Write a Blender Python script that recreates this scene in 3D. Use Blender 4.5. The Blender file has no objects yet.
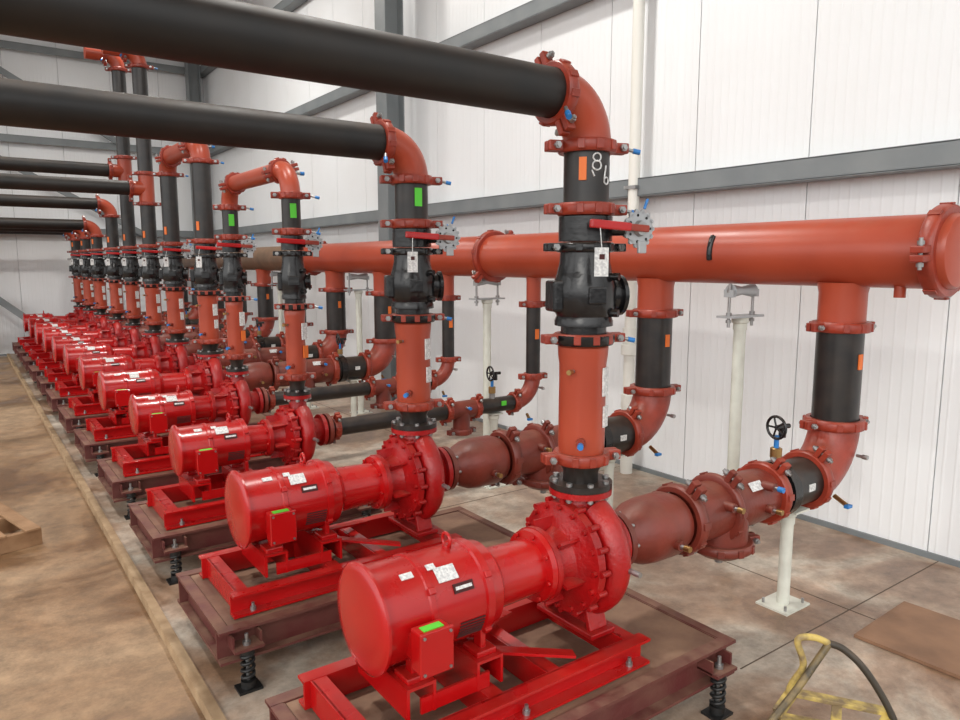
import bpy, bmesh, math, random
from mathutils import Vector, Matrix
random.seed(4)
D = bpy.data
SC = bpy.context.scene
SC.view_settings.view_transform='Standard'
# ------------------------------------------------------------------ materials
def mk(name, col, rough=0.5, metal=0.0, col2=None, nscale=6.0, namt=0.5, dust=0.0, dustcol=(0.30,0.19,0.11), bump=0.0, bscale=40, coat=0.0):
    m = D.materials.new(name); m.use_nodes = True
    nt = m.node_tree; N = nt.nodes; L = nt.links
    bs = N['Principled BSDF']
    bs.inputs['Roughness'].default_value = rough
    bs.inputs['Metallic'].default_value = metal
    bs.inputs['Coat Weight'].default_value = coat
    tc = N.new('ShaderNodeTexCoord')
    cur = None
    if col2:
        no = N.new('ShaderNodeTexNoise'); no.inputs['Scale'].default_value = nscale; no.inputs['Detail'].default_value = 6
        L.new(tc.outputs['Object'], no.inputs['Vector'])
        cr = N.new('ShaderNodeValToRGB')
        cr.color_ramp.elements[0].position = 0.5-0.25*namt-0.05; cr.color_ramp.elements[1].position = 0.5+0.25*namt+0.05
        cr.color_ramp.elements[0].color = (*col,1); cr.color_ramp.elements[1].color = (*col2,1)
        L.new(no.outputs['Fac'], cr.inputs['Fac']); cur = cr.outputs['Color']
    else:
        rgb = N.new('ShaderNodeRGB'); rgb.outputs[0].default_value = (*col,1); cur = rgb.outputs[0]
    if dust > 0:
        g = N.new('ShaderNodeNewGeometry'); sx = N.new('ShaderNodeSeparateXYZ'); L.new(g.outputs['Normal'], sx.inputs[0])
        no2 = N.new('ShaderNodeTexNoise'); no2.inputs['Scale'].default_value = 9; no2.inputs['Detail'].default_value = 8
        L.new(tc.outputs['Object'], no2.inputs['Vector'])
        mr = N.new('ShaderNodeMapRange'); mr.inputs[1].default_value = 0.25; mr.inputs[2].default_value = 0.95
        mr.inputs[3].default_value = 0.04; mr.inputs[4].default_value = 1.0
        L.new(sx.outputs['Z'], mr.inputs[0])
        mr2 = N.new('ShaderNodeMapRange'); mr2.inputs[1].default_value = 0.3; mr2.inputs[2].default_value = 0.7; mr2.inputs[4].default_value = dust
        L.new(no2.outputs['Fac'], mr2.inputs[0])
        mu = N.new('ShaderNodeMath'); mu.operation = 'MULTIPLY'; L.new(mr.outputs[0], mu.inputs[0]); L.new(mr2.outputs[0], mu.inputs[1])
        mx = N.new('ShaderNodeMix'); mx.data_type = 'RGBA'; L.new(mu.outputs[0], mx.inputs[0]); L.new(cur, mx.inputs[6]); mx.inputs[7].default_value = (*dustcol,1)
        cur = mx.outputs[2]
        ra = N.new('ShaderNodeMath'); ra.operation = 'MULTIPLY_ADD'; L.new(mu.outputs[0], ra.inputs[0]); ra.inputs[1].default_value = 0.8-rough*0.8; ra.inputs[2].default_value = rough
        L.new(ra.outputs[0], bs.inputs['Roughness'])
    L.new(cur, bs.inputs['Base Color'])
    if bump > 0:
        nb = N.new('ShaderNodeTexNoise'); nb.inputs['Scale'].default_value = bscale; nb.inputs['Detail'].default_value = 5
        L.new(tc.outputs['Object'], nb.inputs['Vector'])
        bp = N.new('ShaderNodeBump'); bp.inputs['Strength'].default_value = bump; bp.inputs['Distance'].default_value = 0.01
        L.new(nb.outputs['Fac'], bp.inputs['Height']); L.new(bp.outputs[0], bs.inputs['Normal'])
    return m
M = {}
M['pumpred'] = mk('pump_red_paint', (0.47,0.004,0.005), 0.26, col2=(0.38,0.003,0.004), nscale=3, dust=0.10, bump=0.06, bscale=25, coat=0.3)
M['cast'] = mk('cast_red_paint', (0.42,0.005,0.006), 0.32, col2=(0.27,0.004,0.005), nscale=8, dust=0.14, bump=0.3, bscale=60)
M['coup'] = mk('coupling_orange', (0.33,0.038,0.017), 0.36, col2=(0.22,0.025,0.012), nscale=10, dust=0.2, bump=0.2, bscale=50)
M['pipered'] = mk('orange_red_pipe', (0.41,0.062,0.026), 0.34, col2=(0.34,0.048,0.021), nscale=2.5, dust=0.15)
M['oxide'] = mk('red_oxide', (0.21,0.032,0.019), 0.38, col2=(0.13,0.021,0.013), nscale=7, dust=0.3, dustcol=(0.27,0.14,0.085), bump=0.2)
M['blackpipe'] = mk('black_steel_pipe', (0.009,0.008,0.008), 0.33, col2=(0.024,0.018,0.015), nscale=9, dust=0.3, dustcol=(0.15,0.09,0.055))
M['dustpipe'] = mk('dusty_black_pipe', (0.006,0.006,0.006), 0.50, col2=(0.014,0.011,0.009), nscale=5, dust=0.5, dustcol=(0.09,0.056,0.036))
M['valve'] = mk('black_valve_enamel', (0.008,0.008,0.009), 0.22, dust=0.15, bump=0.15)
M['steel'] = mk('zinc_steel', (0.42,0.42,0.42), 0.38, 0.8, col2=(0.3,0.29,0.28), nscale=20)
M['alum'] = mk('valve_plate_alu', (0.42,0.43,0.44), 0.4, 0.5)
M['skid'] = mk('maroon_skid', (0.10,0.018,0.018), 0.45, col2=(0.13,0.045,0.035), nscale=6, dust=0.8, dustcol=(0.26,0.15,0.095), bump=0.2)
M['deck'] = mk('dusty_deck', (0.27,0.16,0.10), 0.75, col2=(0.15,0.075,0.05), nscale=5, bump=0.3)
M['white'] = mk('white_paint', (0.68,0.69,0.61), 0.45, col2=(0.58,0.58,0.51), nscale=9, dust=0.15)
M['pvc'] = mk('white_pvc', (0.76,0.75,0.69), 0.35)
M['label'] = mk('paper_label', (0.75,0.75,0.73), 0.6, col2=(0.50,0.50,0.50), nscale=90, namt=0.2)
M['green'] = mk('green_sticker', (0.10,0.62,0.04), 0.5)
M['orange'] = mk('orange_sticker', (0.75,0.16,0.02), 0.5)
M['blue'] = mk('blue_plastic', (0.02,0.18,0.50), 0.4)
M['brass'] = mk('brass', (0.40,0.25,0.10), 0.35, 0.9)
M['grey'] = mk('grey_structural_steel', (0.17,0.19,0.20), 0.5, col2=(0.21,0.23,0.235), nscale=3, dust=0.25)
M['yellow'] = mk('worn_yellow', (0.58,0.43,0.12), 0.55, col2=(0.20,0.14,0.07), nscale=14, namt=0.25, bump=0.3)
M['olive'] = mk('worn_olive', (0.24,0.17,0.07), 0.5, col2=(0.07,0.055,0.035), nscale=16, namt=0.3, bump=0.2)
M['rubber'] = mk('black_rubber', (0.035,0.028,0.02), 0.5, dust=0.3)
M['spring'] = mk('spring_black', (0.02,0.02,0.02), 0.4, 0.3)
M['wood'] = mk('raw_wood', (0.36,0.21,0.11), 0.75, col2=(0.24,0.13,0.06), nscale=7, bump=0.2)
M['ply'] = mk('stained_plywood', (0.27,0.145,0.08), 0.7, col2=(0.17,0.09,0.05), nscale=4, bump=0.15)
M['rust'] = mk('bare_rusty_pipe', (0.19,0.11,0.065), 0.5, col2=(0.12,0.07,0.04), nscale=5, dust=0.3)
M['fill_lamp'] = mk('fill_lamp_housing', (0.5,0.5,0.5), 0.4)  # shell of the added fill lamps under the roof
M['dark'] = mk('dark_slot', (0.05,0.004,0.004), 0.7)
M['dark2']=mk('joint_filler',(0.12,0.085,0.06),0.8)
def wallmat():
    m = mk('white_metal_panel', (0.84,0.86,0.875), 0.38, col2=(0.80,0.81,0.815), nscale=0.8)
    nt = m.node_tree; N = nt.nodes; L = nt.links; bs = N['Principled BSDF']
    tc = N.new('ShaderNodeTexCoord'); sp = N.new('ShaderNodeSeparateXYZ'); L.new(tc.outputs['Object'], sp.inputs[0])
    ad = N.new('ShaderNodeMath'); ad.operation='ADD'; L.new(sp.outputs['X'], ad.inputs[0]); L.new(sp.outputs['Y'], ad.inputs[1])
    ml = N.new('ShaderNodeMath'); ml.operation='MULTIPLY'; ml.inputs[1].default_value = 2*math.pi/0.075; L.new(ad.outputs[0], ml.inputs[0])
    sn = N.new('ShaderNodeMath'); sn.operation='SINE'; L.new(ml.outputs[0], sn.inputs[0])
    cr = N.new('ShaderNodeMapRange'); cr.inputs[1].default_value=0.6; cr.inputs[2].default_value=1.0; L.new(sn.outputs[0], cr.inputs[0])
    bp = N.new('ShaderNodeBump'); bp.inputs['Strength'].default_value=0.35; bp.inputs['Distance'].default_value=0.005
    L.new(cr.outputs[0], bp.inputs['Height']); L.new(bp.outputs[0], bs.inputs['Normal'])
    return m
M['wall'] = wallmat()
M['seam'] = mk('panel_seam', (0.35,0.36,0.37), 0.6)
def floormat(name, c1, c2, c3, sc=0.7):
    m = D.materials.new(name); m.use_nodes=True; nt=m.node_tree; N=nt.nodes; L=nt.links; bs=N['Principled BSDF']
    tc=N.new('ShaderNodeTexCoord')
    n1=N.new('ShaderNodeTexNoise'); n1.inputs['Scale'].default_value=sc; n1.inputs['Detail'].default_value=9; n1.inputs['Roughness'].default_value=0.62; n1.inputs['Distortion'].default_value=0.6
    n2=N.new('ShaderNodeTexNoise'); n2.inputs['Scale'].default_value=6; n2.inputs['Detail'].default_value=10; n2.inputs['Roughness'].default_value=0.75
    L.new(tc.outputs['Object'],n1.inputs['Vector']); L.new(tc.outputs['Object'],n2.inputs['Vector'])
    cr=N.new('ShaderNodeValToRGB'); e=cr.color_ramp.elements; e[0].position=0.40; e[0].color=(*c1,1); e[1].position=0.60; e[1].color=(*c3,1)
    x=cr.color_ramp.elements.new(0.49); x.color=(*c2,1)
    L.new(n1.outputs['Fac'],cr.inputs['Fac'])
    mr=N.new('ShaderNodeMapRange'); mr.inputs[1].default_value=0.35; mr.inputs[2].default_value=0.65; mr.inputs[3].default_value=0.62; mr.inputs[4].default_value=1.2
    L.new(n2.outputs['Fac'],mr.inputs[0])
    mx=N.new('ShaderNodeMix'); mx.data_type='RGBA'; mx.blend_type='MULTIPLY'; mx.inputs[0].default_value=1.0
    L.new(cr.outputs['Color'],mx.inputs[6]); L.new(mr.outputs[0],mx.inputs[7])
    L.new(mx.outputs[2],bs.inputs['Base Color'])
    rr=N.new('ShaderNodeMapRange'); rr.inputs[1].default_value=0.40; rr.inputs[2].default_value=0.60; rr.inputs[3].default_value=0.28; rr.inputs[4].default_value=0.7
    L.new(n1.outputs['Fac'],rr.inputs[0]); L.new(rr.outputs[0],bs.inputs['Roughness'])
    bp=N.new('ShaderNodeBump'); bp.inputs['Strength'].default_value=0.25; bp.inputs['Distance'].default_value=0.01
    L.new(n2.outputs['Fac'],bp.inputs['Height']); L.new(bp.outputs[0],bs.inputs['Normal'])
    return m
M['floor']=floormat('muddy_concrete',(0.18,0.095,0.045),(0.29,0.175,0.092),(0.37,0.25,0.15))
M['pad']=floormat('dusty_concrete_pad',(0.26,0.155,0.095),(0.40,0.285,0.205),(0.50,0.43,0.35),1.1)
M['edge']=mk('slab_edge_form', (0.42,0.29,0.17), 0.75, col2=(0.27,0.17,0.09), nscale=8, bump=0.2)
# ------------------------------------------------------------------ builder
def frame(d):
    d = Vector(d).normalized()
    a = Vector((0,0,1)) if abs(d.z) < 0.9 else Vector((1,0,0))
    u = d.cross(a).normalized(); v = d.cross(u).normalized()
    return d,u,v
class B:
    def __init__(s): s.bm = bmesh.new(); s.mats = []
    def mi(s,m):
        if m not in s.mats: s.mats.append(m)
        return s.mats.index(m)
    def lathe(s,o,d,prof,mat,seg=24,cap=True):
        o=Vector(o); d,u,v=frame(d); mi=s.mi(mat); n=len(prof)
        def ring(t,r): return [s.bm.verts.new(o+d*t+(u*math.cos(2*math.pi*k/seg)+v*math.sin(2*math.pi*k/seg))*r) for k in range(seg)]
        prev=None
        for i in range(n-1):
            (t0,r0),(t1,r1)=prof[i],prof[i+1]
            if abs(t0-t1)<1e-7 and abs(r0-r1)<1e-7: continue
            if prev is not None:
                (tp,rp)=prof[i-1]; a=Vector((t0-tp,r0-rp)); b=Vector((t1-t0,r1-r0))
                share = a.length>1e-7 and b.length>1e-7 and a.angle(b)<math.radians(38)
            else: share=False
            R0=prev if share else ring(t0,r0)
            R1=ring(t1,r1)
            for k in range(seg):
                try:
                    f=s.bm.faces.new((R0[k],R0[(k+1)%seg],R1[(k+1)%seg],R1[k])); f.material_index=mi; f.smooth=True
                except: pass
            prev=R1
        if cap:
            for (t,r) in (prof[0],prof[-1]):
                if r>1e-5:
                    f=s.bm.faces.new(ring(t,r)); f.material_index=mi
    def cyl(s,p0,p1,r,mat,seg=20,r1=None):
        p0=Vector(p0);p1=Vector(p1); L=(p1-p0).length
        s.lathe(p0,p1-p0,[(0,r),(L,r if r1 is None else r1)],mat,seg)
    def rod(s,p0,p1,r,mat,seg=20,ch=0.004):
        p0=Vector(p0);p1=Vector(p1); L=(p1-p0).length
        s.lathe(p0,p1-p0,[(0,r-ch),(ch,r),(L-ch,r),(L,r-ch)],mat,seg)
    def box(s,c,size,mat,rot=None,bev=0.0):
        c=Vector(c); sx,sy,sz=[q/2 for q in size]; mi=s.mi(mat)
        R=rot if rot is not None else Matrix.Identity(3)
        if bev<=0:
            vs=[s.bm.verts.new(c+R@Vector((a*sx,b*sy,e*sz))) for a in(-1,1) for b in(-1,1) for e in(-1,1)]
            for q in ((0,1,3,2),(4,6,7,5),(0,4,5,1),(2,3,7,6),(0,2,6,4),(1,5,7,3)):
                f=s.bm.faces.new([vs[k] for k in q]); f.material_index=mi
        else:
            t=bmesh.new(); bmesh.ops.create_cube(t,size=1)
            for v in t.verts: v.co=Vector((v.co.x*size[0],v.co.y*size[1],v.co.z*size[2]))
            bmesh.ops.bevel(t,geom=t.edges[:],offset=bev,segments=2,affect='EDGES',profile=0.5)
            mp={v:s.bm.verts.new(c+R@v.co) for v in t.verts}
            for f in t.faces:
                g=s.bm.faces.new([mp[v] for v in f.verts]); g.material_index=mi
            t.free()
    def beam(s,p0,p1,w,h,mat,bev=0):
        p0=Vector(p0);p1=Vector(p1); d=(p1-p0); L=d.length; d.normalize()
        up=Vector((0,0,1)) if abs(d.z)<0.95 else Vector((0,1,0))
        y=up.cross(d).normalized(); z=d.cross(y)
        R=Matrix((d,y,z)).transposed()
        s.box((p0+p1)/2,(L,w,h),mat,R,bev)
    def sweep(s,pts,r,mat,seg=16,caps=True,closed=False):
        pts=[Vector(p) for p in pts]; mi=s.mi(mat); n=len(pts)
        rs=r if isinstance(r,(list,tuple)) else [r]*n
        T=[]
        for i in range(n):
            if closed: t=pts[(i+1)%n]-pts[i-1]
            else: t=pts[min(i+1,n-1)]-pts[max(i-1,0)]
            T.append(t.normalized())
        _,u,_=frame(T[0]); rings=[]
        for i in range(n):
            u=(u-T[i]*u.dot(T[i])).normalized(); v=T[i].cross(u)
            rings.append([s.bm.verts.new(pts[i]+(u*math.cos(2*math.pi*k/seg)+v*math.sin(2*math.pi*k/seg))*rs[i]) for k in range(seg)])
        for i in range(n if closed else n-1):
            A=rings[i];C=rings[(i+1)%n]
            for k in range(seg):
                f=s.bm.faces.new((A[k],A[(k+1)%seg],C[(k+1)%seg],C[k])); f.material_index=mi; f.smooth=True
        if caps and not closed:
            for q in (rings[0],rings[-1]):
                f=s.bm.faces.new([s.bm.verts.new(v.co) for v in q]); f.material_index=mi
    def elbow(s,c,d0,d1,R,r,mat,seg=24,n=10):
        c=Vector(c);d0=Vector(d0).normalized();d1=Vector(d1).normalized()
        o=c+(d0+d1)*R
        pts=[o-d1*R*math.cos(a)-d0*R*math.sin(a) for a in [math.pi/2*k/n for k in range(n+1)]]
        s.sweep(pts,r,mat,seg)
    def nut(s,p,d,r,h,mat='steel'): s.lathe(p,d,[(0,r),(h,r)],M[mat],6)
    def plug(s,p,d,r=0.012,mat='blue'):
        p=Vector(p); d=Vector(d).normalized()
        s.cyl(p-d*0.02,p+d*0.02,r*0.7,M['steel'],8); s.cyl(p+d*0.015,p+d*0.045,r,M[mat],10)
    def coupling(s,p,ax,r,side,mat='coup',w=0.05):
        p=Vector(p);ax=Vector(ax).normalized();side=Vector(side).normalized()
        k=0.22*r+0.006
        s.lathe(p-ax*w/2,ax,[(0,r*1.0),(0,r+k*0.7),(w*0.12,r+k*0.9),(w*0.3,r+k),(w*0.7,r+k),(w*0.88,r+k*0.9),(w,r+k*0.7),(w,r)],M[mat],28,cap=False)
        third=ax.cross(side)
        for a in (55,90,125,235,270,305):
            an=math.radians(a); dd=side*math.cos(an)+third*math.sin(an); tt=ax.cross(dd)
            s.box(p+dd*(r+k),(0.010,0.02+r*0.1,w*0.8),M[mat],Matrix((dd,tt,ax)).transposed(),0.003)
        for sg in (1,-1):
            c=p+side*sg*(r+k+0.012+r*0.05)
            Rm=Matrix((side,third,ax)).transposed()
            for hs in (1,-1):
                s.box(c+third*hs*(0.012+r*0.055),(0.05+r*0.25,0.018+r*0.09,w*0.85),M[mat],Rm,0.005)
            hb=0.05+r*0.28
            s.cyl(c-third*hb/1.3+side*sg*0.006,c+third*hb/1.3+side*sg*0.006,0.007+r*0.02,M['steel'],8)
            s.nut(c+third*hb*0.44+side*sg*0.006,third,0.011+r*0.04,0.014+r*0.03)
            s.nut(c-third*(hb*0.44)+side*sg*0.006,-third,0.011+r*0.04,0.014+r*0.03)
    def mesh(s,name):
        bmesh.ops.recalc_face_normals(s.bm,faces=s.bm.faces[:])
        me=D.meshes.new(name); s.bm.to_mesh(me); s.bm.free()
        for m in s.mats: me.materials.append(m)
        return me
def obj(name,me,loc=(0,0,0),parent=None):
    o=D.objects.new(name,me); SC.collection.objects.link(o); o.location=loc
    if parent: o.parent=parent
    return o
def empty(name,loc):
    e=D.objects.new(name,None); e.empty_display_size=0.2; SC.collection.objects.link(e); e.location=loc; return e
X=Vector((1,0,0));Y=Vector((0,1,0));Z=Vector((0,0,1))
AX=0.736; SZ=0.30; BZ=0.415
# ------------------------------------------------------------------ pump parts
def motor_mesh(sc=1.0,x0=1.06,xe=1.92):
    b=B(); R=0.192*sc
    c=(x0,0,AX); L=0.55*sc
    b.lathe(c,X,[(0,0.001),(0,R*0.72),(0.006,R*0.9),(0.012,R*1.0),(0.02,R*1.05),(0.030,R*1.05),(0.034,R*0.95),(0.20,R*0.95),(0.205,R*0.98),(0.225,R*0.98),(0.23,R*0.94),(0.44,R*0.94),(0.445,R*0.99),(0.475,R*0.99),(0.48,R*0.93),(L-0.02,R*0.88),(L+0.02,R*0.64),(xe-x0-0.07,R*0.60),(xe-x0-0.065,R*0.78),(xe-x0-0.04,R*0.80)],M['pumpred'],56,cap=False)
    for sg in (-1,1):
        for i in range(6):
            a=math.radians(-12-i*4.5)
            rr=R*0.945
            p=Vector((x0+0.38,sg*rr*math.cos(a),AX+rr*math.sin(a)))
            b.box(p,(0.11,0.006,0.006),M['dark'])
    for a in (35,145,215,325):
        an=math.radians(a)
        for dx in (0.215,0.46):
            p=Vector((x0+dx,R*0.98*math.cos(an),AX+R*0.98*math.sin(an)))
            b.box(p,(0.03,0.026,0.026),M['pumpred'],Matrix.Rotation(an,3,'X'),0.004)
    bx=x0+0.16
    b.box((bx,-R-0.010,AX-0.05),(0.11,0.10,0.10),M['pumpred'],None,0.01)
    b.box((bx,-R-0.045,AX-0.045),(0.125,0.07,0.15),M['pumpred'],None,0.008)
    b.box((bx,-R-0.083,AX-0.045),(0.133,0.012,0.16),M['pumpred'],None,0.004)
    b.box((bx,-R-0.05,AX+0.031),(0.08,0.035,0.003),M['green'])
    for dx in(-.052,.052):
        for dz in(-.065,.065): b.nut((bx+dx,-R-0.089,AX-0.045+dz),(0,-1,0),0.006,0.005)
    for an,dx,w,h in ((50,0.30,0.085,0.06),(60,0.15,0.05,0.025),(63,0.255,0.035,0.025)):
        rr=R*0.955+0.001
        Rm=Matrix.Rotation(math.radians(90-an),3,'X')
        p=Vector((x0+dx,-rr*math.cos(math.radians(an)),AX+rr*math.sin(math.radians(an))))
        b.box(p,(w,h,0.004),M['label'],Rm)
    an=30; p=Vector((x0+0.35,-R*0.955*math.cos(math.radians(an)),AX+R*0.955*math.sin(math.radians(an))))
    Rm=Matrix.Rotation(math.radians(90-an),3,'X')
    b.box(p,(0.085,0.035,0.006),M['dark'],Rm); b.box(p,(0.07,0.012,0.009),M['label'],Rm)
    b.sweep([Vector((x0+0.38,0.026*math.cos(t),AX+R+0.02+0.026*math.sin(t))) for t in [2*math.pi*k/14 for k in range(14)]],0.007,M['pumpred'],8,closed=True)
    b.cyl((x0+0.38,0,AX+R*0.9),(x0+0.38,0,AX+R),0.018,M['pumpred'],12)
    for k in range(8):
        a=2*math.pi*k/8+0.2
        b.nut((xe-0.072,R*0.71*math.cos(a),AX+R*0.71*math.sin(a)),(-1,0,0),0.010,0.010,'pumpred')
    for dx in (0.15,0.45):
        for sg in (-1,1):
            b.box((x0+dx,sg*0.12,AX-0.2+0.005),(0.09,0.10,0.025),M['pumpred'],None,0.005)
            b.box((x0+dx,sg*0.12,AX-0.2+0.045),(0.025,0.05,0.09),M['pumpred'],None,0.005)
    return b.mesh('motor')
def casing_mesh(xc=2.14,sc=1.0,rn=0.096):
    b=B(); R=0.225*sc
    xb=xc-0.22
    b.lathe((xb-0.04,0,AX),X,[(0,0.001),(0,R*0.70),(0.025,R*0.70),(0.027,R*0.55),(0.08,R*0.56),(0.115,R*0.62),(0.14,R*0.86),(0.145,R*1.06),(0.18,R*1.08),(0.185,R*0.95),(0.20,R*0.95)],M['cast'],48,cap=False)
    for k in range(6):
        a=2*math.pi*k/6+0.3
        p=Vector((xb+0.05,R*0.66*math.cos(a),AX+R*0.66*math.sin(a)))
        b.box(p,(0.12,R*0.28,0.012),M['cast'],Matrix.Rotation(a,3,'X'))
    b.lathe((xc-0.05,0,AX),X,[(0,0.001),(0,R*0.98),(0.012,R*1.03),(0.09,R*1.03),(0.105,R*0.95),(0.14,R*0.55),(0.17,R*0.48),(0.225,R*0.45),(0.225,R*0.001)],M['cast'],48,cap=False)
    pts=[];rs=[]
    n=44
    for i in range(n+1):
        t=i/n; a=math.radians(100)-t*math.radians(345)
        rr=R*(0.92+0.09*t)
        pts.append((xc,rr*math.cos(a),AX+rr*math.sin(a))); rs.append(sc*(0.040+0.026*t))
    b.sweep(pts,rs,M['cast'],16)
    b.lathe((xc,0,AX+R*0.6),Z,[(0,rn*1.15),(R*0.35,rn*1.0),(R*0.55,rn*0.9),(1.0-AX-R*0.6+0.02,rn*0.88)],M['cast'],28)
    b.lathe((xc,0,1.005),Z,[(0,rn*0.9),(0,rn*1.42),(0.026,rn*1.42),(0.026,rn*0.9)],M['cast'],32)
    for k in range(8):
        a=2*math.pi*(k+.5)/8
        b.cyl((xc+rn*1.22*math.cos(a),rn*1.22*math.sin(a),0.985),(xc+rn*1.22*math.cos(a),rn*1.22*math.sin(a),1.031),0.008,M['steel'],8)
        b.nut((xc+rn*1.22*math.cos(a),rn*1.22*math.sin(a),0.99),Z,0.014,0.015)
    for k in range(16):
        a=2*math.pi*k/16
        c=Vector((xb+0.10,R*0.98*math.cos(a),AX+R*0.98*math.sin(a)))
        b.nut(c+X*0.006,-X,0.011,0.018,'cast')
        b.cyl((xb+0.11,R*1.09*math.cos(a),AX+R*1.09*math.sin(a)),(xb+0.155,R*1.09*math.cos(a),AX+R*1.09*math.sin(a)),0.014,M['cast'],10)
    b.lathe((xc+0.13,0,AX),X,[(0,0.09*sc),(0.03,0.09*sc),(0.03,0.14*sc),(0.058,0.14*sc),(0.058,0.08*sc)],M['cast'],32)
    for sg in (-1,1):
        b.beam((xc-0.02,sg*0.10*sc,AX-R*0.8),(xc-0.02,sg*0.14,BZ+0.02),0.10,0.025,M['cast'],0.005)
    b.box((xc-0.02,0,BZ+0.012),(0.14,0.36,0.024),M['cast'],None,0.005)
    b.box((xc-0.02,0,BZ+0.06),(0.025,0.2,0.12),M['cast'],None,0.004)
    b.cyl((xc+0.02,-R*1.1,AX),(xc+0.02,-R*1.1-0.09,AX),0.012,M['steel'],8)
    return b.mesh('pump_casing')
def base_mesh(x0=0.95,x1=2.27):
    b=B(); m=M['pumpred']; zt=BZ; zb=SZ+0.002
    for sg in (-1,1):
        y=sg*0.25
        b.box(((x0+x1)/2,y,(zt+zb)/2),(x1-x0,0.012,zt-zb),m)
        b.box(((x0+x1)/2,y+sg*0.028,zt-0.006),(x1-x0,0.06,0.012),m)
        b.box(((x0+x1)/2,y+sg*0.028,zb+0.006),(x1-x0,0.06,0.012),m)
    for x in (x0+0.03,x0+0.52,x1-0.52,x1-0.09):
        b.box((x,0,(zt+zb)/2+0.0),(0.012,0.488,zt-zb-0.004),m)
        b.box((x+0.03,0,zt-0.008),(0.06,0.488,0.012),m)
    for x in (x0+0.26,x0+0.56):
        b.box((x,0,AX-0.2-0.012),(0.12,0.38,0.012),m)
        for sx in(-1,1): b.box((x+sx*0.054,0,(BZ+AX-0.21)/2),(0.012,0.38,AX-0.21-BZ),m)
    b.box((x0+0.41,-0.18,BZ+0.03),(0.30,0.012,0.06),m); b.box((x0+0.41,0.18,BZ+0.03),(0.30,0.012,0.06),m)
    b.beam((x0+0.64,-0.08,BZ+0.07),(x1-0.36,-0.22,BZ+0.01),0.05,0.012,m); b.beam((x0+0.64,0.08,BZ+0.07),(x1-0.36,0.22,BZ+0.01),0.05,0.012,m)
    for x in (x0+0.1,(x0+x1)/2,x1-0.1):
        for sg in(-1,1):
            b.nut((x,sg*0.283,zb+0.012),Z,0.015,0.018)
            b.cyl((x,sg*0.283,zb),(x,sg*0.283,zb+0.05),0.008,M['steel'],8)
    return b.mesh('base_frame')
def skid_mesh(x0=0.85,x1=2.74,hy=0.40):
    b=B(); m=M['skid']; zt=SZ; zb=0.14
    for sg in (-1,1):
        b.box(((x0+x1)/2,sg*(hy-0.05),(zt+zb)/2),(x1-x0,0.014,zt-zb),m)
        b.box(((x0+x1)/2,sg*(hy-0.025),zt-0.006),(x1-x0,0.06,0.014),m)
        b.box(((x0+x1)/2,sg*(hy-0.025),zb+0.006),(x1-x0,0.06,0.014),m)
    for x,sg in ((x0,1),(x1,-1)):
        b.box((x+sg*0.05,0,(zt+zb)/2),(0.014,2*hy-0.09,zt-zb-0.006),m)
        b.box((x+sg*0.025,0,zt-0.007),(0.05,2*hy-0.06,0.014),m)
        b.box((x+sg*0.025,0,zb+0.008),(0.05,2*hy-0.06,0.014),m)
    b.box(((x0+x1)/2,0,zt-0.035),(x1-x0-0.12,2*hy-0.12,0.06),M['deck'])
    for x in (x0+0.12,x1-0.14):
        for sg in (-1,1):
            y=sg*(hy+0.02); zq=zt-0.085
            b.box((x,y-sg*0.02,zq),(0.14,0.13,0.014),m)
            for dx in(-.065,.065): b.box((x+dx,y-sg*0.035,zq+0.03),(0.01,0.10,0.06),m)
            b.box((x,y,0.006),(0.11,0.09,0.012),M['spring'])
            b.cyl((x,y,0.012),(x,y,0.045),0.034,M['spring'],20)
            b.cyl((x,y,zq-0.035),(x,y,zq-0.007),0.034,M['spring'],20)
            n=48; b.sweep([(x+0.027*math.cos(2*math.pi*4*k/n),y+0.027*math.sin(2*math.pi*4*k/n),0.045+(zq-0.08)*k/n) for k in range(n+1)],0.0095,M['spring'],6)
            b.cyl((x,y,0.03),(x,y,zq+0.06),0.009,M['steel'],8); b.nut((x,y,zq+0.007),Z,0.02,0.018)
    return b.mesh('vibration_isolation_skid')
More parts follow.
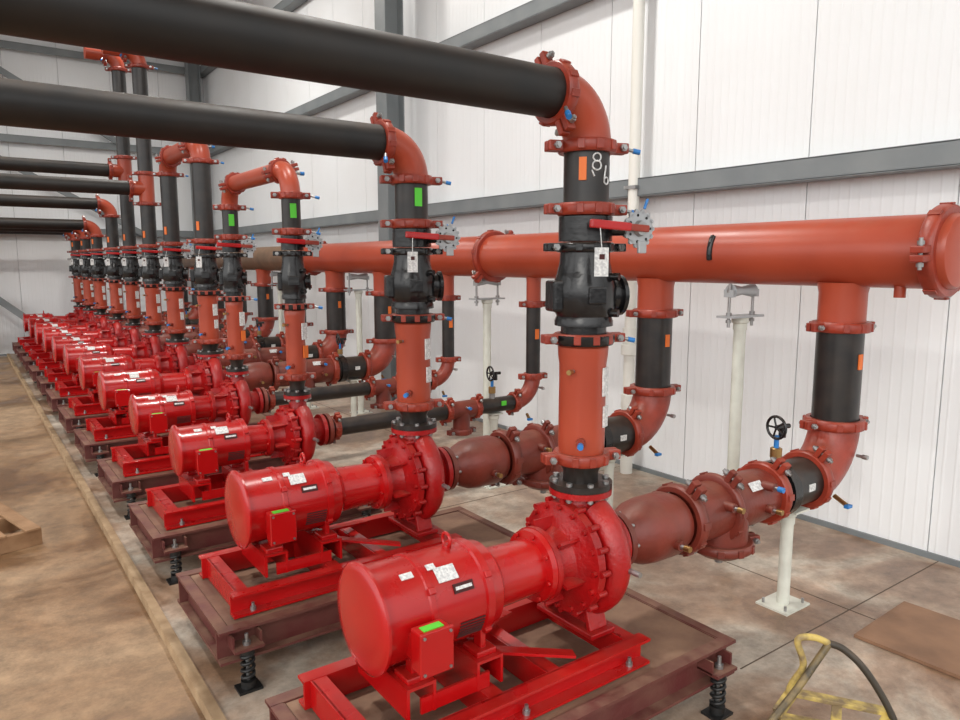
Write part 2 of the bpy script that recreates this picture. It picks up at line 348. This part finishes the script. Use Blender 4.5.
# ------------------------------------------------------------------ risers
def riser_mesh(name,xr=2.14,r=0.096,ztop=2.665,end='left',xleft=-4.0,tee=None,stick='orange',marks=False):
    b=B(); side=Vector((1,-0.35,0)).normalized()
    b.lathe((xr,0,1.033),Z,[(0,r*0.9),(0,r*1.42),(0.026,r*1.42),(0.028,r*0.8),(0.07,r*0.8),(0.11,r)],M['blackpipe'],32)
    for k in range(8):
        a=2*math.pi*(k+.5)/8
        b.nut((xr+r*1.22*math.cos(a),r*1.22*math.sin(a),1.058),Z,0.014,0.014)
    b.coupling((xr,0,1.165),Z,r*1.0,side)
    b.lathe((xr,0,1.19),Z,[(0,r),(0.02,r*1.03),(0.05,r*1.04),(0.38,r*1.04),(0.42,r*1.10),(0.455,r*1.12),(0.47,r)],M['pipered'],36)
    fd=Vector((-0.7,-0.7,0))
    b.cyl((xr,0,1.25),Vector((xr,0,1.25))+fd*(r+0.04),0.02,M['coup'],12)
    b.plug(Vector((xr,0,1.25))+fd*(r+0.05),fd,0.013,'blue')
    b.plug(Vector((xr,0,1.55))+Vector((-0.9,-0.4,0)).normalized()*(r*1.1),(-0.9,-0.4,0),0.011,'brass')
    b.box((xr+0.045,-r*0.95,1.50),(0.055,0.008,0.12),M['label'],Matrix.Rotation(0.45,3,'Z'))
    b.box((xr+0.05,-r*0.94,1.35),(0.045,0.008,0.09),M['orange'] if r<0.09 else M['label'],Matrix.Rotation(0.45,3,'Z'))
    b.coupling((xr,0,1.68),Z,r*1.05,side,'coup' ,0.045)
    b.lathe((xr,0,1.655),Z,[(0,r*1.3),(0.012,r*1.38),(0.04,r*1.38),(0.045,r*1.2)],M['valve'],32)
    b.lathe((xr,0,1.70),Z,[(0,r*1.0),(0.03,r*1.0),(0.035,r*1.28),(0.055,r*1.28),(0.075,r*1.2),(0.11,r*1.38),(0.20,r*1.40),(0.25,r*1.22),(0.30,r*1.10),(0.355,r*1.08)],M['valve'],32)
    b.lathe((xr,0,1.86),side,[(0,r*0.85),(r*1.55,r*0.72),(r*1.57,r*0.9),(r*1.75,r*0.9),(r*1.75,0.001)],M['valve'],20)
    b.box(Vector((xr,0,1.86))-side*r*1.2,(r*0.9,r*1.1,0.13),M['valve'],Matrix.Rotation(-0.34,3,'Z'),0.012)
    fdv=Vector((-0.35,-1,0)).normalized()
    b.box(Vector((xr,0,1.865))+fdv*r*1.36,(0.08,0.02,0.07),M['valve'],Matrix.Rotation(-0.34,3,'Z'),0.006)
    for zz in (1.79,1.94):
        b.cyl(Vector((xr,0,zz)),Vector((xr,0,zz))+Vector((0.4,-1,0)).normalized()*(r*1.35+0.025),0.016,M['valve'],10)
    b.coupling((xr,0,2.06),Z,r*1.0,side,'valve',0.04)
    b.lathe((xr,0,2.085),Z,[(0,r*1.05),(0,r*1.16),(0.10,r*1.16),(0.10,r*1.05)],M['valve'],32)
    # lever operator with notched throttling plate, in front-right of the valve
    c0=Vector((xr,0,2.135)); nd=Vector((-0.12,-1,0)).normalized(); pr=0.075 if r>0.09 else 0.062
    pc=c0+Vector((r+0.035,-(r+0.075),0))
    b.cyl(c0,c0+Vector((r+0.03,-(r+0.02),0)),0.028,M['valve'],14)
    b.cyl(pc-nd*0.07,pc+nd*0.005,0.036,M['valve'],16)
    u=Vector((1,-0.12,0)).normalized()
    b.lathe(pc,nd,[(0,0.001),(0,pr*0.92),(0.010,pr*0.92),(0.010,0.001)],M['alum'],28)
    for k in range(14):
        a=2*math.pi*k/14
        e=(u*math.cos(a)+Z*math.sin(a))
        b.cyl(pc+e*pr*0.93,pc+e*pr*0.93+nd*0.010,0.010,M['alum'],8)
        if k%2==0: b.cyl(pc+e*pr*0.72+nd*0.009,pc+e*pr*0.72+nd*0.012,0.006,M['valve'],8)
    b.lathe(pc+nd*0.010,nd,[(0,0.034),(0.018,0.028),(0.018,0.001)],M['steel'],16)
    b.box(pc-Z*0.075+nd*0.014+u*0.01,(0.045,0.014,0.05),M['alum'],None,0.004)
    lv=(-u+Z*0.05).normalized()
    b.beam(pc+nd*0.03-lv*0.03,pc+nd*0.03+lv*0.14,0.014,0.028,M['coup'],0.004)
    b.beam(pc+nd*0.035+lv*0.07,pc+nd*0.035+lv*0.27,0.022,0.034,M['pumpred'],0.006)
    b.sweep([pc+u*(0.03+0.008*k)+Z*(pr+0.005+0.02*k) for k in range(3)],0.006,M['blue'],8)
    b.coupling((xr,0,2.215),Z,r,side)
    b.cyl((xr,0,2.24),(xr,0,ztop-0.19),r*0.98,M['blackpipe'],32)
    b.coupling((xr,0,ztop-0.19),Z,r,side)
    if stick=='orange': b.box((xr-0.078,-r*0.62,2.37),(0.03,0.008,0.09),M['orange'],Matrix.Rotation(-0.9,3,'Z'))
    elif stick=='green':
        b.box((xr-0.01,-r*0.985,2.36),(0.045,0.006,0.10),M['green'])
    if marks:
        def st(pts): b.sweep([Vector((xr+px-0.03,-math.sqrt(max(0,(r*0.99)**2-(px-0.03)**2))-0.001,pz)) for px,pz in pts],0.0035,M['label'],6)
        st([(0.0+0.016*math.sin(t),2.415+0.016*math.cos(t)) for t in [2*math.pi*k/14 for k in range(15)]])
        st([(0.0+0.018*math.sin(t),2.383+0.018*math.cos(t)) for t in [2*math.pi*k/14 for k in range(15)]])
        st([(0.046-0.003*k,2.385-0.016*k) for k in range(4)]+[(0.05+0.014*math.cos(t),2.325+0.014*math.sin(t)) for t in [math.pi-2*math.pi*k/12 for k in range(13)]])
        st([(-0.02,2.365),(-0.01,2.34)])
    R=0.18
    if end in('left','tall'):
        b.elbow((xr,0,ztop),-Z,-X,R,r*1.02,M['pipered'],28,12)
        b.coupling((xr-R,0,ztop),X,r,Vector((0,0.5,1)))
        if end=='left': b.lathe((xr-R,0,ztop),-X,[(0,r*0.98),(xr-R-xleft,r*0.98)],M['dustpipe'],32)
        else: b.lathe((xr-R,0,ztop),-X,[(0,r),(0.25,r)],M['pipered'],28)
    elif end=='yfar':
        b.elbow((xr,0,ztop),-Z,Y,R,r*1.02,M['pipered'],28,12)
        b.coupling((xr,R,ztop),Y,r,Vector((1,0,0.3)))
        b.cyl((xr,R,ztop),(xr,1.42-R,ztop),r*0.98,M['pipered'],28)
        b.plug((xr+r+0.03,R*0.5,ztop-0.02),X,0.014,'blue')
    elif end=='ynear':
        b.elbow((xr,0,ztop),-Z,-Y,R,r*1.02,M['pipered'],28,12)
        b.coupling((xr,-R,ztop),Y,r,Vector((1,0,0.3)))
    if tee:
        b.coupling((xr,0,tee-0.2),Z,r,side); b.coupling((xr,0,tee+0.2),Z,r,side)
        b.cyl((xr,0,tee-0.2),(xr,0,tee+0.2),r*1.03,M['pipered'],28)
        b.cyl((xr,0,tee),(xr-0.2,0,tee),r*1.0,M['pipered'],28); b.coupling((xr-0.2,0,tee),X,r,Z)
        b.cyl((xr-0.2,0,tee),(xleft,0,tee),r*0.98,M['dustpipe'],28)
    for zz in (2.215,ztop-0.19,1.68):
        p=Vector((xr,0,zz))+side*(r+0.05)
        b.plug(p+Vector((0.03,-0.03,-0.005)),(0.8,-0.5,-0.2),0.011,'blue')
    if end in('left','tall'): b.plug((xr-R-0.05,-r-0.03,ztop-0.09),(-0.3,-0.6,-0.6),0.012,'blue')
    if r>0.09:
        p=Vector((xr-0.13,-r-0.13,2.0)); Rr=Matrix.Rotation(-0.5,3,'Z')
        b.box(p,(0.055,0.003,0.11),M['label'],Rr); b.box(p+Vector((0.0,-0.003,0.02)),(0.02,0.003,0.02),M['dark'],Rr)
        b.cyl(p+Z*0.055,Vector((xr-0.11,-r-0.10,2.13)),0.002,M['label'],5)
        p=Vector((xr+0.02,-r*1.45,1.78)); 
    return b.mesh(name)
XH=4.25; ZH=2.055; RH=0.2
def suction_mesh(name,xs=2.37,r=0.137,big=True):
    b=B(); R=0.30; rp=r
    cs=Vector((0,-0.6,1))
    if big:
        b.lathe((xs-0.028,0,AX),X,[(0,0.08),(0,0.135),(0.03,0.135),(0.03,0.095),(0.06,0.10),(0.10,0.125),(0.16,0.15),(0.22,0.158),(0.36,0.158),(0.42,r)],M['oxide'],36)
        for k in range(8):
            a=2*math.pi*k/8; b.cyl((xs-0.026,0.118*math.cos(a),AX+0.118*math.sin(a)),(xs+0.025,0.118*math.cos(a),AX+0.118*math.sin(a)),0.009,M['steel'],8)
        b.coupling((2.81,0,AX),X,r*1.02,cs,'oxide',0.06)
        b.lathe((2.84,0,AX),X,[(0,r),(0.03,r*1.03),(0.10,r*1.05),(0.55,r*1.05),(0.62,r*1.02),(0.66,r)],M['oxide'],36)
        b.lathe((3.16,0,AX),-Z,[(0,r*1.02),(0.22,r*1.02)],M['oxide'],32)
        b.coupling((3.16,0,AX-0.205),Z,r,Vector((1,-0.3,0)),'oxide',0.05)
        b.lathe((3.16,0,AX-0.22),-Z,[(0,r),(0.02,r),(0.04,r*0.8),(0.045,0.02)],M['oxide'],28)
        b.cyl((3.16,0,AX-0.26),(3.16,0,AX-0.31),0.022,M['steel'],8)
        for x,z,mm in ((3.02,0.06,'brass'),(3.36,-0.02,'brass'),(2.62,-0.04,'brass'),(3.36,0.10,'blue')):
            b.cyl((x,-r*0.8,AX+z),(x,-r-0.04,AX+z),0.024,M['oxide'],12); b.plug((x,-r-0.045,AX+z),-Y,0.015,mm)
        b.coupling((3.10,0,AX),X,r*1.05,cs,'oxide',0.04)
        b.coupling((3.53,0,AX),X,r,cs,'coup',0.06)
        b.cyl((3.55,0,AX),(3.93,0,AX),r*0.98,M['blackpipe'],32)
        b.lathe((3.60,0,AX),X,[(0,r),(0,r*1.16),(0.07,r*1.16),(0.07,r)],M['valve'],28)
        vx=3.64; b.box((3.30,-r*0.78,AX+0.105),(0.10,0.004,0.05),M['label'],Matrix.Rotation(-0.7,3,'X'))
        b.box((3.80,-r*0.985,AX+0.01),(0.06,0.006,0.04),M['label'])
    else:
        b.lathe((xs-0.115,0,AX),X,[(0,0.07),(0,0.12),(0.03,0.12),(0.03,r)],M['oxide'],28)
        b.coupling((xs-0.03,0,AX),X,r,cs,'coup',0.05)
        b.cyl((xs-0.08,0,AX),(3.3,0,AX),r*0.98,M['blackpipe'],28)
        b.coupling((3.3,0,AX),X,r,cs)
        b.cyl((3.3,0,AX),(3.6,0,AX),r*1.12,M['oxide'],28)
        b.cyl((3.45,0,AX),(3.45,0,AX-0.2),r*1.1,M['oxide'],28); b.coupling((3.45,0,AX-0.19),Z,r,X,'oxide')
        b.coupling((3.6,0,AX),X,r,cs)
        b.cyl((3.6,0,AX),(4.0,0,AX),r*0.98,M['blackpipe'],28)
        vx=3.78; b.box((3.86,-r-0.002,AX+0.02),(0.05,0.01,0.04),M['green'])
        b.plug((3.45,-r-0.03,AX+0.03),-Y,0.013,'blue')
        R=0.22
    b.cyl((vx,-0.0,AX+r*0.8),(vx,0,AX+r+0.05),0.026,M['steel'],12)
    b.rod((vx,0,AX+r+0.04),(vx,0,AX+r+0.10),0.032,M['brass'],12)
    b.cyl((vx,0,AX+r+0.09),(vx,0,AX+r+0.17),0.014,M['blue'],8)
    q=Vector((vx+0.02,-0.02,AX+r+0.22)); wd=Vector((-1,0.15,0)).normalized()
    b.cyl(q-Z*0.06,q,0.02,M['valve'],10); b.cyl(q-wd*0.05,q+wd*0.05,0.014,M['valve'],10)
    u=wd.cross(Z).normalized()
    wc=q+wd*0.05
    b.sweep([wc+(u*math.cos(t)+Z*math.sin(t))*0.062 for t in [2*math.pi*k/24 for k in range(24)]],0.008,M['valve'],8,closed=True)
    for k in range(5):
        t=2*math.pi*k/5; b.cyl(wc,wc+(u*math.cos(t)+Z*math.sin(t))*0.06,0.006,M['valve'],6)
    b.elbow((XH,0,AX),-X,Z,R,r*1.04,M['coup'],28,12)
    b.coupling((XH,0,AX+R),Z,r,Vector((1,-0.3,0)),'coup',0.06)
    b.coupling((XH-R,0,AX),X,r,cs,'coup',0.06)
    zc=1.62
    b.cyl((XH,0,AX+R),(XH,0,zc),r*0.96,M['blackpipe'],32)
    b.coupling((XH,0,zc),Z,r*0.98,Vector((1,-0.3,0)),'coup',0.06)
    b.lathe((XH,0,zc),Z,[(0,r*0.97),(0.20,r*0.97),(0.26,r*1.06)],M['pipered'],32)
    p=(XH-0.005,-r*0.97,1.42) if big else (XH-0.01,-r,1.35)
    b.box(p,(0.04,0.008,0.09),M['orange'])
    b.plug((XH+0.02,-r-0.02,AX+0.12),-Y,0.014,'steel')
    b.cyl((XH-0.1,-r*0.6,AX-0.12),(XH-0.12,-r-0.03,AX-0.15),0.014,M['brass'],8)
    b.box((XH-0.12,-r-0.04,AX-0.155),(0.05,0.03,0.02),M['blue'],None,0.004)
    return b.mesh(name)
def stand_mesh(h,r=0.035):
    b=B()
    b.box((0,0,0.006),(0.24,0.2,0.012),M['white'])
    for a in(-.09,.09):
        for c in(-.07,.07): b.cyl((a,c,0.01),(a,c,0.04),0.008,M['steel'],8)
    b.cyl((0,0,0.01),(0,0,h-0.02),r,M['white'],20)
    b.lathe((0,0,h-0.10),Z,[(0,r*1.15),(0.04,r*1.15),(0.05,r*1.4),(0.08,r*1.4)],M['white'],20)
    return b
PY=[2.216+1.42*i for i in range(12)]
small=[2,3]
mot=motor_mesh(); mot_s=motor_mesh(0.86,1.09,1.78)
cas=casing_mesh(); cas_s=casing_mesh(1.98,0.86,0.07)
bas=base_mesh(); bas_s=base_mesh(0.96,2.18); skd=skid_mesh(); skd_s=skid_mesh(0.86,2.45)
suc=suction_mesh('suction'); suc_s=suction_mesh('suction_small',2.30,0.068,False)
r_left=riser_mesh('riser_left'); R1=riser_mesh('riser_r1',ztop=2.655,marks=True); R2=riser_mesh('riser_r2',ztop=2.65,stick='green')
R5=riser_mesh('riser_r5',ztop=3.22,end='yfar'); R6=riser_mesh('riser_r6',ztop=3.22,end='ynear')
R3=riser_mesh('riser_r3',xr=1.98,r=0.068,ztop=2.66,end='yfar',stick='green'); R4=riser_mesh('riser_r4',xr=1.98,r=0.068,ztop=2.66,end='ynear',stick='green')
R7=riser_mesh('riser_r7',xr=2.18,ztop=4.75,end='tall',tee=2.98); R8=riser_mesh('riser_r8',xr=2.18,ztop=5.0,end='tall',tee=3.35)
R9=riser_mesh('riser_r9',xr=2.18,ztop=2.95,end='left')
sst=stand_mesh(0.60); sst.box((0,0,0.592),(0.14,0.18,0.012),M['white']); sst=sst.mesh('suction_stand')
sss=stand_mesh(0.665); sss.box((0,0,0.66),(0.12,0.12,0.010),M['white']); sss=sss.mesh('suction_stand_small')
for i,y in enumerate(PY):
    s=i in small
    e=empty('electric_fire_pump',(1.6,y,0.25))
    for n,me in (('motor',mot_s if s else mot),('pump_casing',cas_s if s else cas),('base_frame',bas_s if s else bas)):
        obj(n,me,(-1.6,0,-0.25),e)
    obj('vibration_isolation_skid',skd_s if s else skd,(0,y,0))
    obj('suction_pipe_run',suc_s if s else suc,(0,y,0))
    rm={0:R1,1:R2,2:R3,3:R4,4:R5,5:R6,6:R7,7:R8,8:R9}.get(i,r_left)
    obj('discharge_riser_pipe',rm,(0,y,0))
    obj('pipe_support_stand',sss if s else sst,(3.80,y,0))
# -- header
b=B()
b.lathe((XH,1.60,ZH),Y,[(0,0.001),(0.0,RH*0.75),(0.015,RH*0.93),(0.04,RH),(8.5,RH)],M['pipered'],48)
b.coupling((XH,1.69,ZH),Y,RH,Vector((-1,0,-0.05)),'coup',0.08)
b.coupling((XH,5.66,ZH),Y,RH,Vector((1,0,1)),'coup',0.07)
b.coupling((XH,10.1,ZH),Y,RH,Vector((1,0,1)),'coup',0.07)
b.cyl((XH,10.1,ZH),(XH,18.3,ZH),RH*0.98,M['rust'],40)
b.sweep([(XH-(RH+0.002)*math.cos(a),3.02,ZH+(RH+0.002)*math.sin(a)) for a in [(-0.2+0.8*k/8) for k in range(9)]],0.02,M['valve'],6)
b.cyl((XH-0.04,1.88,ZH-RH*0.9),(XH-0.04,1.88,ZH-RH-0.05),0.03,M['pipered'],16)
obj('suction_header_pipe',b.mesh('suction_header_pipe'))
b=stand_mesh(1.65,0.04)
b.box((0,0,1.64),(0.36,0.12,0.014),M['alum'])
for sg in(-1,1):
    b.cyl((sg*0.13,0,1.57),(sg*0.13,0,1.86),0.010,M['steel'],8); b.nut((sg*0.13,0,1.648),Z,0.02,0.02); b.nut((sg*0.13,0,1.80),Z,0.02,0.02); b.nut((sg*0.13,0,1.60),Z,0.02,0.02)
b.box((-0.13,0,1.795),(0.03,0.07,0.05),M['alum']); b.box((0.13,0,1.795),(0.03,0.07,0.05),M['alum'])
b.lathe((-0.12,0,1.81),X,[(0,0.045),(0.12,0.026),(0.24,0.045)],M['alum'],20)
hs=b.mesh('header_roller_stand')
for y in (2.90,5.77,8.61,11.45,14.3): obj('header_roller_stand',hs,(XH,y,0))
# ------------------------------------------------------------------ building
XW=5.24; YW=18.8; ZR=8.2
def simple(name,f):
    b=B(); f(b); return obj(name,b.mesh(name))
def wr(b):
    b.box((XW+0.09,8.0,ZR/2),(0.1,22,ZR),M['seam'])
    y=2.03-1.03*5
    while y<YW:
        y1=min(y+1.03,YW)
        b.box((XW+0.02,(y+y1)/2,ZR/2),(0.04,y1-y-0.008,ZR),M['wall'],None,0)
        y+=1.03
simple('wall_right',wr)
def wb(b):
    b.box((-2.4,YW+0.09,ZR/2),(16,0.1,ZR),M['seam'])
    x=XW
    while x>-10:
        b.box((x-0.515,YW+0.02,ZR/2),(1.022,0.04,ZR),M['wall']); x-=1.03
simple('wall_back',wb)
simple('ceiling',lambda b:b.box((-2.4,8.0,ZR+0.05),(16,22,0.1),M['wall']))
simple('floor',lambda b:(b.box((-2.4,8.0,-0.11),(16,22,0.1),M['floor']), b.box(((0.80+XW)/2,8.0,-0.03),(XW-0.80,21.6,0.06),M['pad'])))
simple('trim_1',lambda b:b.box((0.785,8.0,-0.025),(0.05,21.6,0.066),M['edge']))
def joints(b):
    for y in (1.95,4.8,7.6,10.5,13.3): b.box(((3.0+XW)/2,y,0.0),(XW-3.0,0.007,0.003),M['dark2'])
    b.box((4.05,8,0.0),(0.007,21,0.003),M['dark2'])
simple('trim_20',joints)
simple('baseboard_right',lambda b:b.box((XW-0.012,8.0,0.02),(0.02,21.5,0.04),M['grey']))
def girt(b,z,w=0.15):
    b.box((XW-0.10,8.0,z+w/2),(0.18,21.5,0.01),M['grey']); b.box((XW-0.185,8.0,z),(0.01,21.5,w),M['grey']); b.box((XW-0.10,8.0,z-w/2),(0.18,21.5,0.01),M['grey'])
def girtb(b,z,w=0.15):
    b.box((-2.4,YW-0.10,z+w/2),(15,0.18,0.01),M['grey']); b.box((-2.4,YW-0.185,z),(15,0.01,w),M['grey'])
k=2
for z in (2.67,4.60,6.5):
    simple('trim_%d'%k,lambda b:girt(b,z)); k+=1
    simple('trim_%d'%k,lambda b:girtb(b,z)); k+=1
def colm(b,x,y):
    b.box((x,y,ZR/2),(0.26,0.012,ZR),M['grey'])
    for sg in(-1,1): b.box((x+sg*0.13,y,ZR/2),(0.014,0.28,ZR),M['grey'])
    b.box((x,y,0.01),(0.4,0.4,0.02),M['grey'])
for y in (8.85,18.4): simple('steel_column',lambda b:colm(b,4.90,y))
for x in (0.2,-4.8): simple('steel_column',lambda b:colm(b,x,YW-0.35))
def rafter(b,y):
    b.box((-2.4,y,ZR-0.12),(15.2,0.26,0.014),M['grey']); b.box((-2.4,y,ZR-0.62),(15.2,0.26,0.014),M['grey']); b.box((-2.4,y,ZR-0.37),(15.2,0.012,0.5),M['grey'])
for y in (8.85,18.4,0.2): simple('roof_beam',lambda b:rafter(b,y))
def brace(b):
    b.beam((0.3,YW-0.3,4.5),(4.8,YW-0.3,2.0),0.08,0.12,M['grey']); b.beam((-2.6,YW-0.3,4.1),(1.6,YW-0.3,0.4),0.08,0.14,M['grey'])
    b.beam((0.3,YW-0.3,6.4),(3.2,YW-0.3,4.7),0.08,0.12,M['grey'])
simple('wall_cross_brace',brace)
def pv(b):
    b.cyl((5.06,4.62,0.25),(5.06,4.62,8.1),0.052,M['pvc'],24)
    for z in (1.25,0.62): b.lathe((5.06,4.62,z),Z,[(0,0.052),(0.0,0.066),(0.14,0.066),(0.14,0.052)],M['pvc'],24)
    b.rod((5.06,4.62,1.14),(5.06,4.62,1.24),0.08,M['pvc'],16)
    b.cyl((5.06,4.62,0.0),(5.06,4.62,0.3),0.058,M['pvc'],24)
    for z in (2.67,4.6): b.box((5.07,4.62,z),(0.14,0.14,0.03),M['steel'])
simple('rainwater_downpipe',pv)
for (x,y) in ((-1.0,4.5),(2.6,4.5),(-1.0,12),(2.6,12)):  # unseen fill lamps, added under the roof to light the room
    e=empty('added_fill_lamp',(x,y,7.2))
    b=B(); b.lathe((0,0,0),Z,[(0,0.28),(0.01,0.28),(0.12,0.16),(0.3,0.10),(0.3,0.001)],M['fill_lamp'],28,cap=False); b.cyl((0,0,0.3),(0,0,1.0),0.01,M['steel'],8)
    obj('fill_housing',b.mesh('fill_housing'),(0,0,0),e)
    l=D.lights.new('fill_lamp','AREA'); l.shape='DISK'; l.size=0.5; l.energy=160; l.color=(1.0,0.97,0.92)
    lo=D.objects.new('fill_lamp_light',l); SC.collection.objects.link(lo); lo.parent=e; lo.location=(0,0,-0.02)
simple('hanging_light_cable',lambda b:(b.cyl((0.55,13,4.1),(0.55,13,8.15),0.008,M['steel'],6),b.rod((0.55,13,3.85),(0.55,13,4.12),0.035,M['white'],12)))  # cable with a hanging light at its lower end, modelled unlit
def ply(b):
    b.box((0,0,0.012),(0.62,0.85,0.018),M['ply'])
o=simple('plywood_sheet',ply); o.location=(4.08,1.36,0.001); o.rotation_euler=(0,0,math.radians(2))
def pal(b):
    for yy in (-0.45,0,0.45): b.box((0,yy,0.06),(1.0,0.05,0.12),M['wood'],None,0.003)
    for i in range(5): b.box((-0.44+i*0.22,0,0.13),(0.10,1.0,0.018),M['wood'],None,0.003)
o=simple('wooden_pallet',pal); o.location=(-0.24,6.35,-0.06); o.rotation_euler=(0,0,0.25)
def cart(b):
    y=M['yellow']
    def sm(p,r,m):
        P=[Vector(q) for q in p]; out=[]
        for i in range(len(P)-1):
            p0=P[max(i-1,0)];p1=P[i];p2=P[i+1];p3=P[min(i+2,len(P)-1)]
            for k in range(6):
                t=k/6; out.append(0.5*((2*p1)+(p2-p0)*t+(2*p0-5*p1+4*p2-p3)*t*t+(3*p1-p0-3*p2+p3)*t**3))
        out.append(P[-1]); b.sweep(out,r,m,10)
    sm([(2.70,1.56,0.02),(2.72,1.53,0.22),(2.74,1.49,0.33),(2.72,1.51,0.44),(2.77,1.47,0.455),(2.82,1.43,0.43)],0.014,y)
    sm([(2.82,1.43,0.43),(2.77,1.45,0.36),(2.66,1.47,0.26),(2.51,1.49,0.16),(2.42,1.50,0.10)],0.015,M['olive'])
    sm([(2.82,1.43,0.43),(2.86,1.39,0.41),(2.90,1.33,0.35),(2.94,1.27,0.25),(2.97,1.22,0.14),(2.98,1.19,0.03)],0.015,M['rubber'])
    b.beam((2.72,1.53,0.20),(2.99,1.26,0.15),0.05,0.02,y,0.004)
    b.beam((2.60,1.50,0.14),(2.86,1.18,0.12),0.06,0.03,y,0.005)
    b.beam((2.62,1.52,0.15),(2.74,1.53,0.19),0.05,0.02,y,0.004)
    b.beam((2.83,1.22,0.12),(2.98,1.24,0.14),0.05,0.02,y,0.004)
    b.beam((2.72,1.33,0.13),(2.86,1.40,0.17),0.04,0.02,y,0.004)
    for p in ((2.62,1.50),(2.84,1.20)): b.rod((p[0]-0.02,p[1]-0.02,0.06),(p[0]+0.02,p[1]+0.02,0.06),0.06,M['rubber'],20); b.cyl((p[0],p[1],0.06),(p[0],p[1],0.14),0.012,y,8)
simple('yellow_equipment_dolly',cart)
# ------------------------------------------------------------------ light: open bay daylight, brighter on the -X side, darker below horizon
w=D.worlds.new('World'); SC.world=w; w.use_nodes=True
nt=w.node_tree; N=nt.nodes; L=nt.links; bg=N['Background']
tc=N.new('ShaderNodeTexCoord')
dt=N.new('ShaderNodeVectorMath'); dt.operation='DOT_PRODUCT'; L.new(tc.outputs['Generated'],dt.inputs[0]); dt.inputs[1].default_value=(-0.80,-0.45,0.40)
mr=N.new('ShaderNodeMapRange'); mr.inputs[1].default_value=-0.2; mr.inputs[2].default_value=0.9; mr.inputs[3].default_value=0.5; mr.inputs[4].default_value=2.6; L.new(dt.outputs['Value'],mr.inputs[0])
sp=N.new('ShaderNodeSeparateXYZ'); L.new(tc.outputs['Generated'],sp.inputs[0])
m2=N.new('ShaderNodeMapRange'); m2.inputs[1].default_value=-0.03; m2.inputs[2].default_value=0.05; m2.inputs[3].default_value=0.2; m2.inputs[4].default_value=1.0; L.new(sp.outputs['Z'],m2.inputs[0])
mu=N.new('ShaderNodeMath'); mu.operation='MULTIPLY'; L.new(mr.outputs[0],mu.inputs[0]); L.new(m2.outputs[0],mu.inputs[1])
L.new(mu.outputs[0],bg.inputs['Strength'])
bg.inputs['Color'].default_value=(0.98,0.985,0.98,1)
sun=D.lights.new('sun','SUN'); sun.energy=0.8; sun.angle=math.radians(25); sun.color=(1,0.96,0.9)
so=D.objects.new('sun',sun); SC.collection.objects.link(so); so.rotation_euler=(math.radians(62),0,math.radians(-62))
cam=D.cameras.new('camera'); co=D.objects.new('camera',cam); SC.collection.objects.link(co)
cam.sensor_width=36; cam.lens=721*36/960; cam.clip_start=0.05
co.location=(0,0,2.0)
th=math.radians(35.81); ph=math.radians(7.74)
co.rotation_euler=(math.pi/2-ph,0,-th)
SC.camera=co
